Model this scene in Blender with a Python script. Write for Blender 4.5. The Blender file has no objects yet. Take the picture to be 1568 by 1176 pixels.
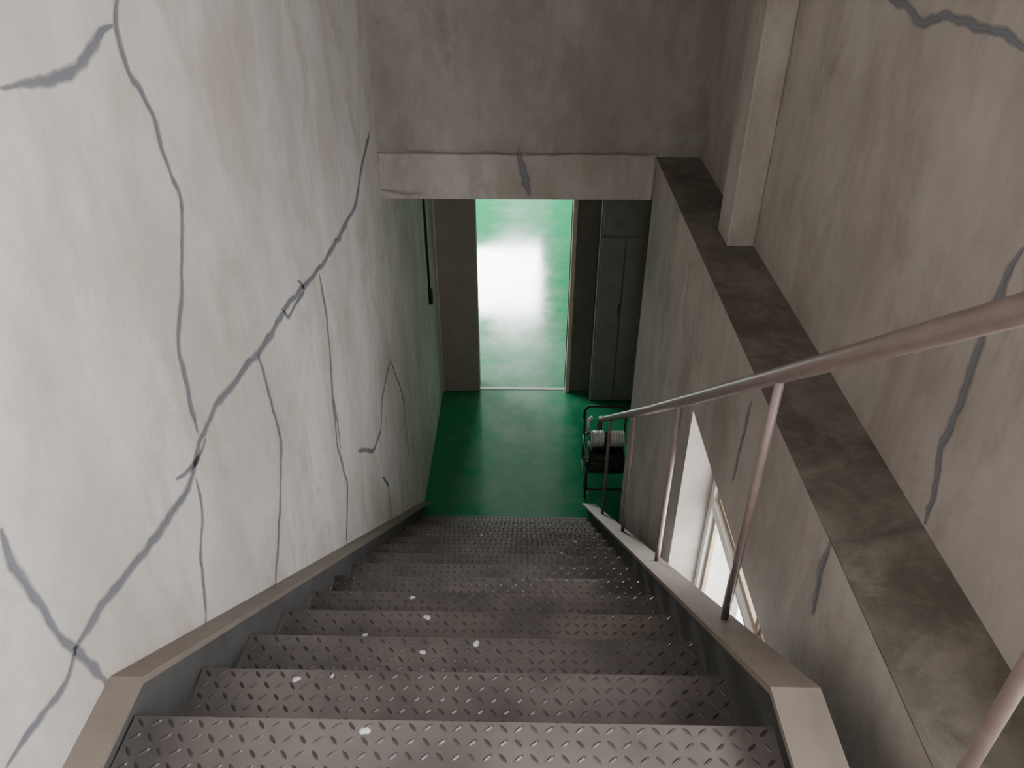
import bpy, math, random
from mathutils import Vector, noise
random.seed(4)
scene=bpy.context.scene

# ------------------------------------------------------------ materials
def new_mat(name):
    m=bpy.data.materials.new(name); m.use_nodes=True
    nt=m.node_tree; b=nt.nodes['Principled BSDF']
    return m,nt,b
def plaster(name,c1,c2,c3,rough=.88,streak=.5,bump=.12,sc=1.0,s2=4.2,amt=.75,r1p=(.38,.62),r2p=(.48,.64)):
    m,nt,b=new_mat(name); N=nt.nodes; Lk=nt.links
    g=N.new('ShaderNodeNewGeometry')
    mp=N.new('ShaderNodeMapping'); mp.inputs['Scale'].default_value=(sc,sc,streak*sc)
    Lk.new(g.outputs['Position'],mp.inputs['Vector'])
    n1=N.new('ShaderNodeTexNoise'); n1.inputs['Scale'].default_value=2.4; n1.inputs['Detail'].default_value=10; n1.inputs['Roughness'].default_value=.7
    n2=N.new('ShaderNodeTexNoise'); n2.inputs['Scale'].default_value=s2; n2.inputs['Detail'].default_value=10; n2.inputs['Roughness'].default_value=.74; n2.inputs['Distortion'].default_value=.4
    n3=N.new('ShaderNodeTexNoise'); n3.inputs['Scale'].default_value=60; n3.inputs['Detail'].default_value=4
    n4=N.new('ShaderNodeTexNoise'); n4.inputs['Scale'].default_value=14; n4.inputs['Detail'].default_value=5
    for n in (n1,n2,n4): Lk.new(mp.outputs[0],n.inputs['Vector'])
    Lk.new(g.outputs['Position'],n3.inputs['Vector'])
    r1=N.new('ShaderNodeValToRGB'); r1.color_ramp.elements[0].position=r1p[0]; r1.color_ramp.elements[1].position=r1p[1]
    r1.color_ramp.elements[0].color=(*c1,1); r1.color_ramp.elements[1].color=(*c2,1)
    Lk.new(n1.outputs['Fac'],r1.inputs['Fac'])
    r2=N.new('ShaderNodeValToRGB'); r2.color_ramp.elements[0].position=r2p[0]; r2.color_ramp.elements[1].position=r2p[1]
    r2.color_ramp.elements[0].color=(0,0,0,1); r2.color_ramp.elements[1].color=(amt,amt,amt,1)
    Lk.new(n2.outputs['Fac'],r2.inputs['Fac'])
    mx=N.new('ShaderNodeMixRGB'); mx.inputs[2].default_value=(*c3,1)
    Lk.new(r2.outputs[0],mx.inputs[0]); Lk.new(r1.outputs[0],mx.inputs[1])
    Lk.new(mx.outputs[0],b.inputs['Base Color'])
    b.inputs['Roughness'].default_value=rough
    ad=N.new('ShaderNodeMath'); ad.operation='MULTIPLY_ADD'; ad.inputs[1].default_value=.3
    Lk.new(n3.outputs['Fac'],ad.inputs[0]); Lk.new(n4.outputs['Fac'],ad.inputs[2])
    bp=N.new('ShaderNodeBump'); bp.inputs['Strength'].default_value=bump; bp.inputs['Distance'].default_value=.012
    Lk.new(ad.outputs[0],bp.inputs['Height']); Lk.new(bp.outputs[0],b.inputs['Normal'])
    return m
def simple(name,c,rough=.6,metal=0,var=.15,scale=30,bump=.0):
    m,nt,b=new_mat(name); N=nt.nodes; Lk=nt.links
    g=N.new('ShaderNodeNewGeometry')
    n=N.new('ShaderNodeTexNoise'); n.inputs['Scale'].default_value=scale; n.inputs['Detail'].default_value=6
    Lk.new(g.outputs['Position'],n.inputs['Vector'])
    r=N.new('ShaderNodeValToRGB'); r.color_ramp.elements[0].position=.3; r.color_ramp.elements[1].position=.7
    r.color_ramp.elements[0].color=(*[x*(1-var) for x in c],1); r.color_ramp.elements[1].color=(*[min(1,x*(1+var)) for x in c],1)
    Lk.new(n.outputs['Fac'],r.inputs['Fac']); Lk.new(r.outputs[0],b.inputs['Base Color'])
    b.inputs['Roughness'].default_value=rough; b.inputs['Metallic'].default_value=metal
    if bump:
        bp=N.new('ShaderNodeBump'); bp.inputs['Strength'].default_value=bump; bp.inputs['Distance'].default_value=.005
        Lk.new(n.outputs['Fac'],bp.inputs['Height']); Lk.new(bp.outputs[0],b.inputs['Normal'])
    return m

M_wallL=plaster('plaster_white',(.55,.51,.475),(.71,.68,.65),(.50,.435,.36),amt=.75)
M_wallR=plaster('plaster_shaded',(.34,.303,.266),(.47,.43,.387),(.29,.25,.205),amt=.7)  # same plaster as the left wall, its weaker light put into the colour
M_wallB=plaster('plaster_shaded_back',(.26,.232,.208),(.37,.34,.312),(.215,.187,.162),amt=.7)  # darkest copy of the wall plaster; shade of the back wall painted in
M_ledge=plaster('concrete_ledge',(.10,.087,.07),(.165,.147,.12),(.28,.25,.205),sc=1.5,streak=1,s2=3.2,amt=.65,bump=.25,r2p=(.48,.68))
M_dark=plaster('plaster_backlit',(.17,.155,.135),(.22,.205,.18),(.14,.13,.115))  # doorway wall colour darkened to stand for backlight
M_ceil=plaster('ceiling_paint',(.55,.53,.5),(.6,.58,.55),(.5,.48,.44))
M_ceilc=plaster('corridor_ceiling_dimmed',(.20,.21,.19),(.24,.25,.23),(.18,.18,.17))  # unseen ceiling, coloured dark to weaken its sheen on the floor
M_corr=plaster('corridor_wall_green_bounce',(.10,.32,.19),(.14,.38,.24),(.10,.28,.17))  # unseen walls, coloured green to deepen the floor reflection
M_steel=simple('painted_steel_tread',(.152,.134,.126),.48,.0,.35,5,.12)
M_lug=simple('dark_lug_steel',(.092,.083,.08),.34,.2,.25,25)  # darker than the tread plate
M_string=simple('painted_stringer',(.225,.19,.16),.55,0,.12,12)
M_stringdark=simple('stringer_web_shaded',(.10,.098,.096),.75,0,.15,12)  # darker copy of the stringer colour, shade under the flange painted in
M_rail=simple('painted_handrail',(.22,.165,.15),.4,0,.15,20)
M_door=simple('door_leaf_paint',(.33,.275,.245),.6,0,.08,6)
M_frame=simple('door_frame_wood',(.62,.52,.41),.5,0,.1,20)
M_black=simple('black_rubber',(.02,.02,.02),.5,0,.2,20)
M_alu=simple('cast_aluminium',(.85,.85,.84),.35,.3,.1,40)
M_thr=simple('threshold_strip',(.20,.25,.20),.5,0,.2,30)
M_white=simple('window_frame_paint',(.75,.74,.70),.5,0,.06,20)
M_brown=simple('window_sash_bronze',(.30,.22,.155),.45,.2,.1,20)
M_drop=simple('white_paint_drop',(.85,.85,.85),.6,0,.05,20)
M_cab=simple('cabinet_backlit_grey',(.20,.19,.172),.55,0,.12,8)  # cabinet grey includes the shade of standing against the light
M_tank=simple('tank_dark_green',(.03,.05,.04),.35,.3,.2,20)

# green floor, paler middle mixes wear with painted-in sheen of the door light
m,nt,b=new_mat('green_floor_paint'); N=nt.nodes; Lk=nt.links
g=N.new('ShaderNodeNewGeometry')
n1=N.new('ShaderNodeTexNoise'); n1.inputs['Scale'].default_value=3.0; n1.inputs['Detail'].default_value=10; n1.inputs['Roughness'].default_value=.75
n2=N.new('ShaderNodeTexNoise'); n2.inputs['Scale'].default_value=22; n2.inputs['Detail'].default_value=5
Lk.new(g.outputs['Position'],n1.inputs['Vector']); Lk.new(g.outputs['Position'],n2.inputs['Vector'])
sx=N.new('ShaderNodeSeparateXYZ'); Lk.new(g.outputs['Position'],sx.inputs[0])
ax=N.new('ShaderNodeMath'); ax.operation='ABSOLUTE'; Lk.new(sx.outputs[0],ax.inputs[0])
wr=N.new('ShaderNodeMapRange'); wr.inputs['From Min'].default_value=.15; wr.inputs['From Max'].default_value=.62; wr.inputs['To Min'].default_value=.2; wr.inputs['To Max'].default_value=-.12
Lk.new(ax.outputs[0],wr.inputs['Value'])
sm=N.new('ShaderNodeMath'); Lk.new(wr.outputs[0],sm.inputs[0]); Lk.new(n1.outputs['Fac'],sm.inputs[1])
r=N.new('ShaderNodeValToRGB'); r.color_ramp.elements[0].position=.42; r.color_ramp.elements[1].position=.85
r.color_ramp.elements[0].color=(.020,.25,.11,1); r.color_ramp.elements[1].color=(.16,.29,.21,1)
Lk.new(sm.outputs[0],r.inputs['Fac']); Lk.new(r.outputs[0],b.inputs['Base Color'])
rr=N.new('ShaderNodeMapRange'); rr.inputs['From Min'].default_value=.35; rr.inputs['From Max'].default_value=.9; rr.inputs['To Min'].default_value=.08; rr.inputs['To Max'].default_value=.2
Lk.new(sm.outputs[0],rr.inputs['Value']); Lk.new(rr.outputs[0],b.inputs['Roughness'])
bp=N.new('ShaderNodeBump'); bp.inputs['Strength'].default_value=.03; bp.inputs['Distance'].default_value=.01
Lk.new(n2.outputs['Fac'],bp.inputs['Height']); Lk.new(bp.outputs[0],b.inputs['Normal'])
M_floor=m

def feather(name,col,amax,f0,f1):
    m,nt,b=new_mat(name); N=nt.nodes; Lk=nt.links
    uv=N.new('ShaderNodeUVMap'); uv.uv_map='UVMap'
    sp=N.new('ShaderNodeSeparateXYZ'); Lk.new(uv.outputs[0],sp.inputs[0])
    ab=N.new('ShaderNodeMath'); ab.operation='ABSOLUTE'; Lk.new(sp.outputs[0],ab.inputs[0])
    g=N.new('ShaderNodeNewGeometry'); n=N.new('ShaderNodeTexNoise'); n.inputs['Scale'].default_value=28; n.inputs['Detail'].default_value=5
    Lk.new(g.outputs['Position'],n.inputs['Vector'])
    a=N.new('ShaderNodeMath'); a.operation='MULTIPLY_ADD'; a.inputs[1].default_value=1.0; Lk.new(n.outputs['Fac'],a.inputs[0]); Lk.new(ab.outputs[0],a.inputs[2])
    mr=N.new('ShaderNodeMapRange'); mr.inputs['From Min'].default_value=f0; mr.inputs['From Max'].default_value=f1; mr.inputs['To Min'].default_value=amax; mr.inputs['To Max'].default_value=0
    Lk.new(a.outputs[0],mr.inputs['Value']); Lk.new(mr.outputs[0],b.inputs['Alpha'])
    b.inputs['Base Color'].default_value=(*col,1); b.inputs['Roughness'].default_value=.8
    return m
M_crack=feather('crack_filler_grey',(.20,.208,.235),.85,.68,1.38)
M_faint=feather('crack_filler_faint',(.17,.165,.16),.38,.6,1.38)
M_drip=feather('white_plaster_streak',(.72,.70,.66),.5,.6,1.38)

# ------------------------------------------------------------ mesh builder
class MB:
    def __init__(s): s.v=[];s.f=[];s.mi=[];s.mats=[]
    def m(s,mat):
        if mat not in s.mats: s.mats.append(mat)
        return s.mats.index(mat)
    def box(s,x0,x1,y0,y1,z0,z1,mat):
        i=len(s.v); k=s.m(mat)
        s.v+=[(x0,y0,z0),(x1,y0,z0),(x1,y1,z0),(x0,y1,z0),(x0,y0,z1),(x1,y0,z1),(x1,y1,z1),(x0,y1,z1)]
        for f in [(0,3,2,1),(4,5,6,7),(0,1,5,4),(1,2,6,5),(2,3,7,6),(3,0,4,7)]:
            s.f.append(tuple(i+j for j in f)); s.mi.append(k)
    def prismX(s,x0,x1,poly,mat):
        i=len(s.v);k=s.m(mat);n=len(poly)
        s.v+=[(x0,y,z) for y,z in poly]+[(x1,y,z) for y,z in poly]
        s.f.append(tuple(range(i,i+n))); s.f.append(tuple(range(i+2*n-1,i+n-1,-1))); s.mi+=[k,k]
        for j in range(n):
            s.f.append((i+j,i+n+j,i+n+(j+1)%n,i+(j+1)%n)); s.mi.append(k)
    def tube(s,pts,r,mat,n=14,cap=True):
        pts=[Vector(p) for p in pts];k=s.m(mat);i0=len(s.v);rr=r if isinstance(r,(list,tuple)) else [r]*len(pts)
        up=None
        for j,p in enumerate(pts):
            if j==0:t=pts[1]-p
            elif j==len(pts)-1:t=p-pts[j-1]
            else:t=((pts[j+1]-p).normalized()+(p-pts[j-1]).normalized())
            t.normalize()
            if up is None: up=t.orthogonal().normalized()
            else: up=(up-t*up.dot(t)).normalized()
            w=t.cross(up)
            for q in range(n):
                a=2*math.pi*q/n
                s.v.append(tuple(p+(up*math.cos(a)+w*math.sin(a))*rr[j]))
        for j in range(len(pts)-1):
            for q in range(n):
                s.f.append((i0+j*n+q,i0+j*n+(q+1)%n,i0+(j+1)*n+(q+1)%n,i0+(j+1)*n+q)); s.mi.append(k)
        if cap:
            s.f.append(tuple(i0+q for q in range(n-1,-1,-1))); s.mi.append(k)
            e=i0+(len(pts)-1)*n
            s.f.append(tuple(e+q for q in range(n))); s.mi.append(k)
    def build(s,name,smooth=False,bevel=0,parent=None):
        me=bpy.data.meshes.new(name); me.from_pydata(s.v,[],s.f)
        for mt in s.mats: me.materials.append(mt)
        for p,k in zip(me.polygons,s.mi): p.material_index=k
        if smooth:
            for p in me.polygons: p.use_smooth=len(p.vertices)==4
        me.update()
        o=bpy.data.objects.new(name,me); scene.collection.objects.link(o)
        if bevel:
            bv=o.modifiers.new('bevel','BEVEL'); bv.width=bevel; bv.segments=2; bv.limit_method='ANGLE'
        if parent: o.parent=parent
        return o
def empty(name,loc=(0,0,0)):
    e=bpy.data.objects.new(name,None); scene.collection.objects.link(e); return e

# ------------------------------------------------------------ shell
XL=-.75; XS=.66; XU=.875; ZL=2.82; YB=3.84; YD=5.9; ZT=2.67; H5=5.6
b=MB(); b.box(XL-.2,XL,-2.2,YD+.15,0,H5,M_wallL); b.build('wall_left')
def wallX(name,x0,x1,y0,y1,z0,z1,hy0,hy1,hz0,hz1,mat):
    b=MB(); b.box(x0,x1,y0,hy0,z0,z1,mat); b.box(x0,x1,hy1,y1,z0,z1,mat)
    b.box(x0,x1,hy0,hy1,z0,hz0,mat); b.box(x0,x1,hy0,hy1,hz1,z1,mat); return b.build(name)
def wallY(name,y0,y1,x0,x1,z0,z1,hx0,hx1,hz0,hz1,mat):
    b=MB(); b.box(x0,hx0,y0,y1,z0,z1,mat); b.box(hx1,x1,y0,y1,z0,z1,mat)
    if hz0>z0: b.box(hx0,hx1,y0,y1,z0,hz0,mat)
    b.box(hx0,hx1,y0,y1,hz1,z1,mat); return b.build(name)
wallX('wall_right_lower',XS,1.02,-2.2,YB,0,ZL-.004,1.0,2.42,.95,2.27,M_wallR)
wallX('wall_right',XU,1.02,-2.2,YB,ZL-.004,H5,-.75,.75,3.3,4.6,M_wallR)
b=MB(); b.box(XS-.002,XU,-2.2,YB,ZL-.004,ZL,M_ledge); b.build('trim_1',bevel=0)
b=MB(); b.box(.77,XU,2.73,2.90,ZL,H5,M_wallR); b.build('trim_2',bevel=.006)
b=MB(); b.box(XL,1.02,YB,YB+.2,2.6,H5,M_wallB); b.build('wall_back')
b=MB(); b.box(XL,XS-.01,YB-.014,YB,2.60,2.835,M_wallR); b.build('trim_3',bevel=.004)
wallY('wall_front',-2.35,-2.2,XL-.2,1.02,0,H5,-.45,.65,3.7,5.1,M_wallR)
b=MB(); b.box(XL-.2,1.02,-2.35,YB+.2,H5,H5+.15,M_ceil); b.build('ceiling')
b=MB(); b.box(XL,1.25,YB+.2,YD+.15,2.6,2.75,M_ceil); b.build('ceiling_landing')
b=MB(); b.box(1.0,1.15,YB,YD,0,2.6,M_wallR); b.build('wall_right_landing')
wallY('wall_doorway',YD,YD+.15,XL,1.15,0,2.6,-.41,.385,0,2.08,M_dark)
b=MB(); b.box(-.95,1.02,-2.35,YB,-.15,0,M_floor); b.box(-.95,1.15,YB,YD,-.15,0,M_floor); b.box(-3.0,3.2,YD,12.4,-.15,0,M_floor); b.build('floor')
wallX('wall_corridor_left',-3.0,-2.85,YD+.15,12.2,0,2.9,7.0,10.5,.9,2.5,M_corr)
b=MB(); b.box(3.05,3.2,YD+.15,12.2,0,2.9,M_corr); b.build('wall_corridor_right')
b=MB(); b.box(-3.0,-.95,YD,YD+.15,0,2.9,M_corr);b.box(1.15,3.2,YD,YD+.15,0,2.9,M_corr); b.build('wall_corridor_near')
b=MB(); b.box(-3.0,3.2,YD+.15,12.4,2.9,3.05,M_ceilc); b.build('ceiling_corridor')
wallY('wall_corridor_far',12.2,12.4,-3.0,3.2,0,2.9,-1.0,.33,1.3,2.7,M_corr)

# ------------------------------------------------------------ staircase
R=ZT/14; RUN=.243; Y0=.843
def nos(k): return Y0+RUN*k
b=MB()
x0,x1=-.733,.475
b.box(x0,x1,-2.2,Y0,ZT-.006,ZT,M_steel)
for k in range(1,14):
    z=ZT-R*k
    b.box(x0,x1,nos(k-1)-.004,nos(k),z-.006,z,M_steel)
for k in range(0,14):
    z=ZT-R*k
    b.box(x0,x1,nos(k)-.006,nos(k)-.002,max(z-R,0),z-.006,M_steel)
li=b.m(M_lug)
def lug(x,y,z,a):
    c,s_=math.cos(a),math.sin(a); i=len(b.v); L,W,h=.0125,.0034,.0022
    for px,py,pz in [(-L,0,0),(-L*.4,-W,0),(L*.4,-W,0),(L,0,0),(L*.4,W,0),(-L*.4,W,0),(-L*.55,0,h),(L*.55,0,h)]:
        b.v.append((x+px*c-py*s_,y+px*s_+py*c,z+pz))
    for f in [(0,1,6),(1,2,7,6),(2,3,7),(3,4,7),(4,5,6,7),(5,0,6)]:
        b.f.append(tuple(i+j for j in f)); b.mi.append(li)
P=.0285
for k in range(0,14):
    z=ZT-R*k; ya=.25 if k==0 else nos(k-1)+.008; yb=nos(k)-.012
    ny=int((yb-ya)/P); nx=int((x1-x0-.03)/P)
    for j in range(ny+1):
        for i in range(nx+1):
            lug(x0+.018+i*P,yb-j*P-.002,z,math.radians(40) if (i+j)%2 else math.radians(-50))
sl=2.77/(4.353-.843)
def top(y): return 2.77 if y<.843 else 2.77-sl*(y-.843)
web=[(-2.2,2.77),(.843,2.77),(4.30,top(4.30)),(4.30,0),(3.93,0),(.73,2.49),(-2.2,2.49)]
for (wa,wb,fa,fb) in [(-.749,-.738,-.749,-.69),(.528,.54,.45,.54)]:
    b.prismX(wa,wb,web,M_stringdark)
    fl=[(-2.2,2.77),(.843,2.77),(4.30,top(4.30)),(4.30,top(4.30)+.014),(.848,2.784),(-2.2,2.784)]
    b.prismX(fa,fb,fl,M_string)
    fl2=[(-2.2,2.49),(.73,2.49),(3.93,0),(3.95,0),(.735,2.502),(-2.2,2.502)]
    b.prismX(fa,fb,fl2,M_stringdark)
stair=b.build('steel_staircase')

# paint drops on the treads: (tread index, x, y, radius)
b=MB(); k_=b.m(M_drop)
def drop(k,x,y,r):
    z=ZT-R*k+.001; i=len(b.v); n=14
    b.v.append((x,y,z+.0024)); ph=random.random()*6
    for q in range(n):
        a=2*math.pi*q/n; rr_=r*(1+.2*math.sin(2*a+ph)+.1*math.sin(3*a+2*ph)); b.v.append((x+rr_*math.cos(a),y+rr_*math.sin(a),z))
    for q in range(n): b.f.append((i,i+1+q,i+1+(q+1)%n)); b.mi.append(k_)
for d in [(0,-.29,.82,.009),(1,-.51,1.06,.008),(3,-.29,1.55,.010),(4,-.38,1.79,.008),(3,-.47,1.48,.008),(2,-.26,1.28,.0075),(2,-.12,1.31,.009),(1,-.43,1.07,.005),
          (10,-.24,3.24,.008),(9,.29,3.01,.008),(8,.20,2.74,.006)]: drop(*d)
b.build('paint_drips',parent=stair)

# ------------------------------------------------------------ handrail
b=MB(); XR=.51
def rz(y): return 3.178-sl*(y-1.275)+max(0,y-2.3)*.02
pts=[(XR,-1.9,rz(.47)),(XR,.40,rz(.47)),(XR,.44,rz(.475)),(XR,.50,rz(.50))]+[(XR,y,rz(y)) for y in (.8,1.5,2.5,3.5,4.0)]
pts+=[(XR,4.06,rz(4.0)-.035),(XR,4.09,rz(4.0)-.07),(XR,4.09,rz(4.0)-.14)]
b.tube(pts,.0175,M_rail,20)
for y in (-1.2,-.3,.49,1.275,2.04,2.82,3.6):
    zb=top(y)+.016; zt=rz(max(y,.47))-.005
    b.tube([(XR,y,zb),(XR,y,zt)],.0095,M_rail,14)
b.build('stair_handrail',smooth=True)

# ------------------------------------------------------------ windows
def window(name,x0,x1,y0,y1,z0,z1,axis='x',nm=2,transom=None):
    e=MB(); t=.045
    def bx(a0,a1,c0,c1,d0,d1,mt):
        if axis=='x': e.box(c0,c1,a0,a1,d0,d1,mt)
        else: e.box(a0,a1,c0,c1,d0,d1,mt)
    A0,A1=(y0,y1) if axis=='x' else (x0,x1); C0,C1=(x0,x1) if axis=='x' else (y0,y1)
    bx(A0,A1,C0,C1,z0,z0+t,M_white); bx(A0,A1,C0,C1,z1-t,z1,M_white)
    bx(A0,A0+t,C0,C1,z0+t,z1-t,M_white); bx(A1-t,A1,C0,C1,z0+t,z1-t,M_white)
    cm=(C0+C1)/2
    rows=[(z0+t,z1-t,nm)]
    if transom:
        bx(A0+t,A1-t,C0,C1,transom,transom+.05,M_white)
        rows=[(z0+t,transom,nm),(transom+.05,z1-t,nm)]
    for za,zb,nn in rows:
        w=(A1-A0-2*t)/nn
        for i in range(nn):
            a0=A0+t+w*i-(.015 if i else 0); a1=A0+t+w*(i+1)
            o=.006*(1 if i%2 else -1)
            c0,c1=cm-.008+o,cm+.008+o; s=.028
            bx(a0,a1,c0,c1,za,za+s,M_brown); bx(a0,a1,c0,c1,zb-s,zb,M_brown)
            bx(a0,a0+s,c0,c1,za+s,zb-s,M_brown); bx(a1-s,a1,c0,c1,za+s,zb-s,M_brown)
    return e.build(name)
window('window_1',.79,.83,1.0,2.42,.95,2.27,'x',4,1.80)
window('window_2',-1.0,.33,12.27,12.33,1.3,2.7,'y',1)
window('window_3',.95,1.0,-.75,.75,3.3,4.6,'x',2)
window('fill_window_4',-.45,.65,-2.3,-2.25,3.7,5.1,'y',2)  # added unseen window, opening for a fill light from behind
window('fill_window_5',-2.96,-2.90,7.0,10.5,.9,2.5,'x',4)  # added unseen side window, made to brighten the corridor floor

# ------------------------------------------------------------ doors
e=empty('door_1')
b=MB(); b.box(-.735,-.405,5.855,5.893,.01,2.12,M_door); b.build('leaf',bevel=.003,parent=e)
b=MB(); b.box(-.748,-.735,5.85,5.899,0,2.2,M_frame); b.build('left_stop',parent=e)
b=MB(); b.box(.385,.42,5.86,6.06,0,2.12,M_frame); b.box(-.41,.42,5.86,5.899,2.08,2.14,M_frame); b.build('frame',parent=e)
b=MB(); b.box(-.41,.385,5.90,5.94,0.0,.004,M_thr); b.build('threshold',parent=e)
b=MB()
b.box(.60,.995,5.72,5.895,0.02,2.3,M_cab)
b.box(.615,.80,5.705,5.72,.06,1.60,M_cab); b.box(.81,.985,5.705,5.72,.06,1.60,M_cab)
b.box(.615,.985,5.705,5.72,1.63,2.25,M_cab)
b.box(.79,.797,5.69,5.705,.9,1.02,M_black)
b.box(.61,.64,5.73,5.76,0,.02,M_black); b.box(.95,.98,5.73,5.76,0,.02,M_black)
b.build('utility_cabinet',bevel=.003)
b=MB(); b.tube([(-.74,5.33,2.59),(-.74,5.33,1.3)],.009,M_black,10); b.box(-.75,-.72,5.31,5.35,1.2,1.32,M_black); b.build('wall_cable',smooth=True)

# ------------------------------------------------------------ compressor
e=empty('air_compressor')
b=MB()
X0,X1,Ya,Yb=.475,.80,4.42,4.80
def loop(z):
    c=.03
    b.tube([(X0+c,Ya,z),(X1-c,Ya,z),(X1,Ya+c,z),(X1,Yb-c,z),(X1-c,Yb,z),(X0+c,Yb,z),(X0,Yb-c,z),(X0,Ya+c,z),(X0+c,Ya,z)],.009,M_black,10)
loop(.09); loop(.34)
for x in (X0+.005,X1-.005):
    for y in (Ya+.01,Yb-.01): b.tube([(x,y,.0),(x,y,.50 if y>4.6 else .36)],.009,M_black,10)
b.tube([(X0,Yb,.48),(X0,Yb,.56),(X0+.03,Yb,.6),(X1-.03,Yb,.6),(X1,Yb,.56),(X1,Yb,.48)],.010,M_black,10)
b.build('frame',smooth=True,parent=e)
b=MB()
cy=[(0,.0),(.02,.05),(.05,.075),(.29,.075),(.32,.05),(.34,0.001)]
b.tube([(X0+.0+a,4.6,.19) for a,_ in cy],[max(r_,.002) for _,r_ in cy],M_tank,24); b.build('tank',smooth=True,parent=e)
b=MB()
b.box(X0+.03,X1-.03,4.50,4.72,.27,.33,M_black)
b.tube([(X0+.05,4.6,.40),(X1-.05,4.6,.40)],.065,M_black,24)
b.build('motor',smooth=True,parent=e)
b=MB()
for cx in (.555,.705):
    for i in range(6):
        b.tube([(cx-.05+i*.018,4.57,.465),(cx-.05+i*.018+.010,4.57,.465)],.062,M_alu,24)
    b.tube([(cx-.05,4.57,.465),(cx+.055,4.57,.465)],.055,M_alu,24)
b.tube([(.49,4.62,.5),(.49,4.64,.58),(.52,4.66,.6)],.012,M_alu,10)
b.build('cylinder_heads',smooth=True,parent=e)

# ------------------------------------------------------------ cracks
def ribbon(mb,uvs,pts,w,plane,nrm,mat):
    def to3(p):
        return {'X':Vector((nrm[1],p[0],p[1])),'Y':Vector((p[0],nrm[1],p[1])),'Z':Vector((p[0],p[1],nrm[1]))}[plane]
    nv=Vector(nrm[0])
    P3=[to3(p) for p in pts]; fine=[]
    for a_,b_ in zip(P3[:-1],P3[1:]):
        n=max(2,int((b_-a_).length/.015))
        for q in range(n): fine.append(a_.lerp(b_,q/n))
    fine.append(P3[-1])
    for _ in range(2): fine=[fine[0]]+[(fine[i-1]+fine[i]*2+fine[i+1])/4 for i in range(1,len(fine)-1)]+[fine[-1]]
    i0=len(mb.v);k=mb.m(mat);n=len(fine)
    for j,p in enumerate(fine):
        t=(fine[min(j+1,n-1)]-fine[max(j-1,0)]).normalized(); sd=t.cross(nv).normalized()
        jt=noise.noise(p*9)*.010+noise.noise(p*26)*.006
        tap=min(1,.35+min(j,n-1-j)/6)
        ww=w*1.25*(1+.4*noise.noise(p*7+Vector((3,1,7))))*tap
        p2=p+sd*jt+nv*.0025
        for s_,uu in ((-1,1),(0,0),(1,1)):
            mb.v.append(tuple(p2+sd*s_*ww)); uvs.append((uu,j/n))
    for j in range(n-1):
        for q in range(2):
            a_=i0+j*3+q; mb.f.append((a_,a_+1,a_+4,a_+3)); mb.mi.append(k)
def cracks(name,plane,nrm,data,widths,mat=None):
    mb=MB(); uvs=[]
    for w,s in zip(widths,data.split(';')):
        ribbon(mb,uvs,[tuple(float(c)/100 for c in p.split(',')) for p in s.split('|')],w,plane,nrm,mat or M_crack)
    o=mb.build(name)
    ul=o.data.uv_layers.new(name='UVMap')
    for l in o.data.loops: ul.data[l.index].uv=uvs[l.vertex_index]
    return o
cracks('wall_crack','X',((1,0,0),-.75),
 '112,375|117,375|125,373|133,374|142,376|149,377;155,383|149,377|150,369|156,360|156,352|159,342|152,330|141,316|139,305|138,293;'
 '80,292|89,292|106,288|129,286|136,290|150,293|182,288|213,287|249,281|288,279|323,279|336,287|369,298;226,289|232,283|211,284|207,289;'
 '132,285|130,275|124,267|117,252;141,290|134,288|124,291;182,288|183,274|185,254|173,237|157,220;251,280|253,260|247,237|240,210|246,184|231,163;'
 '246,232|244,204;361,175|387,133|389,82;361,175|330,170|319,157|298,160|270,183;309,133|321,119|318,94;78,322|77,312|78,302|80,292|83,277;80,292|76,289|67,291|60,292',
 [.011,.0105,.015,.011,.008,.011,.010,.011,.009,.012,.012,.012,.011,.012])
cracks('wall_crack','Y',((0,-1,0),3.826),'-3,287|-1,275|2,262',[.022])
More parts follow.
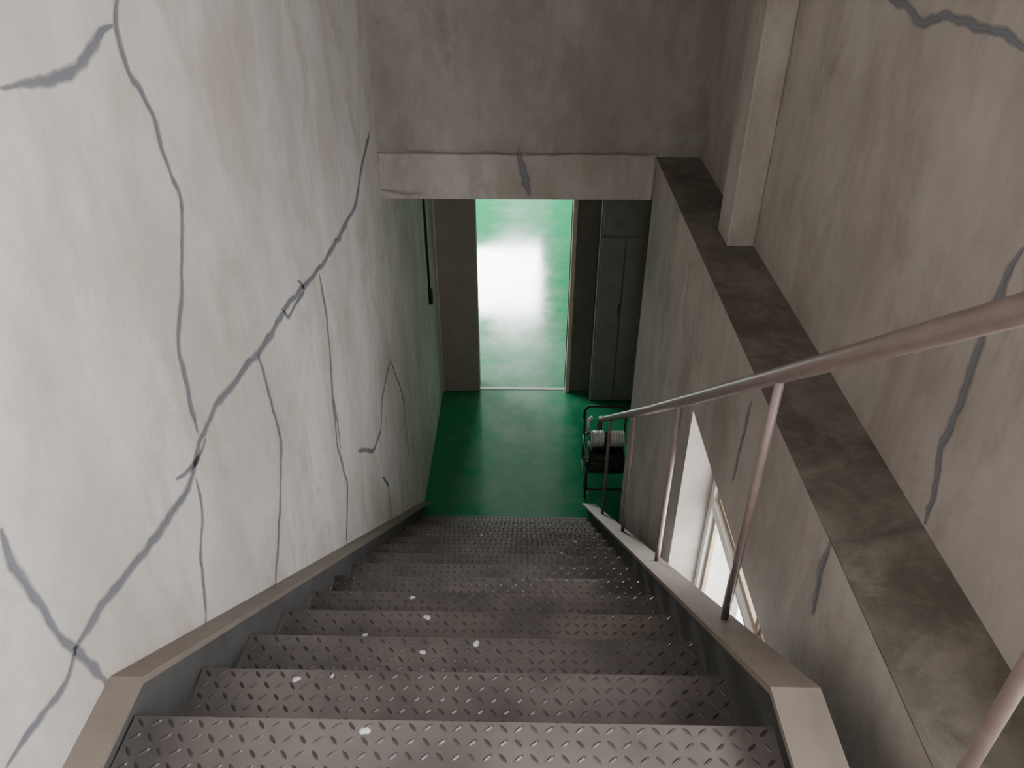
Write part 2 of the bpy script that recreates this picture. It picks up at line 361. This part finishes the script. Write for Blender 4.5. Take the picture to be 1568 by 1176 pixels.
cracks('wall_crack','Y',((0,-1,0),3.826),'-61,285|-35,284|-4,284|31,284|64,284;-75,265|-66,263|-54,263',[.010,.014],M_faint)
cracks('wall_crack','X',((-1,0,0),.875),'213,376|198,375|186,373|177,376|166,376|156,376|144,374;126,346|127,340|128,329|126,313|127,300|123,290|122,283',[.013,.014])
cracks('wall_crack','X',((-1,0,0),.658),'117,282|118,271|116,261;182,274|183,254|184,241',[.012,.01])
cracks('wall_crack','Z',((0,0,1),2.82),'66,118|74,118|82,121|88,123',[.012],M_faint)
cracks('plaster_streak','X',((-1,0,0),.658),'285,274|281,262|284,252|273,237;263,262|262,247',[.02,.012],M_drip)

# ------------------------------------------------------------ lights
w=bpy.data.worlds.new('overcast_sky'); scene.world=w; w.use_nodes=True
bg=w.node_tree.nodes['Background']; bg.inputs[0].default_value=(.95,.97,1,1); bg.inputs[1].default_value=6.0
def area(name,loc,rot,sx,sy,P,c=(1,1,1)):
    l=bpy.data.lights.new(name,'AREA'); l.shape='RECTANGLE'; l.size=sx; l.size_y=sy; l.energy=P; l.color=c
    o=bpy.data.objects.new(name,l); o.location=loc; o.rotation_euler=rot; scene.collection.objects.link(o); return o
area('daylight_and_fill',(1.06,0,3.95),(0,math.radians(90),0),1.25,1.45,46,(1,.975,.95))
area('daylight_and_fill',(.10,-2.4,4.4),(math.radians(90),0,0),1.1,1.4,13,(1,.975,.95))  # added fill from behind the camera, brightens stairs and back wall
area('daylight_and_fill',(.98,1.71,1.61),(0,math.radians(90),0),1.25,1.36,40,(.985,.985,1))
area('daylight_and_fill',(-.335,12.42,2.0),(math.radians(-90),0,0),1.33,1.4,480,(1,1,1))
area('daylight_and_fill',(-3.02,8.75,1.7),(0,math.radians(-90),0),1.6,3.4,300,(1,1,1))  # added fill for the green floor beyond the door

# ------------------------------------------------------------ camera
cd=bpy.data.cameras.new('camera'); cam=bpy.data.objects.new('camera',cd); scene.collection.objects.link(cam)
cam.location=(0,0,4); cam.rotation_euler=(math.radians(90-33.7),0,math.radians(1.06))
cd.sensor_width=36; cd.lens=36*1167/1568; cd.clip_start=.02
scene.camera=cam
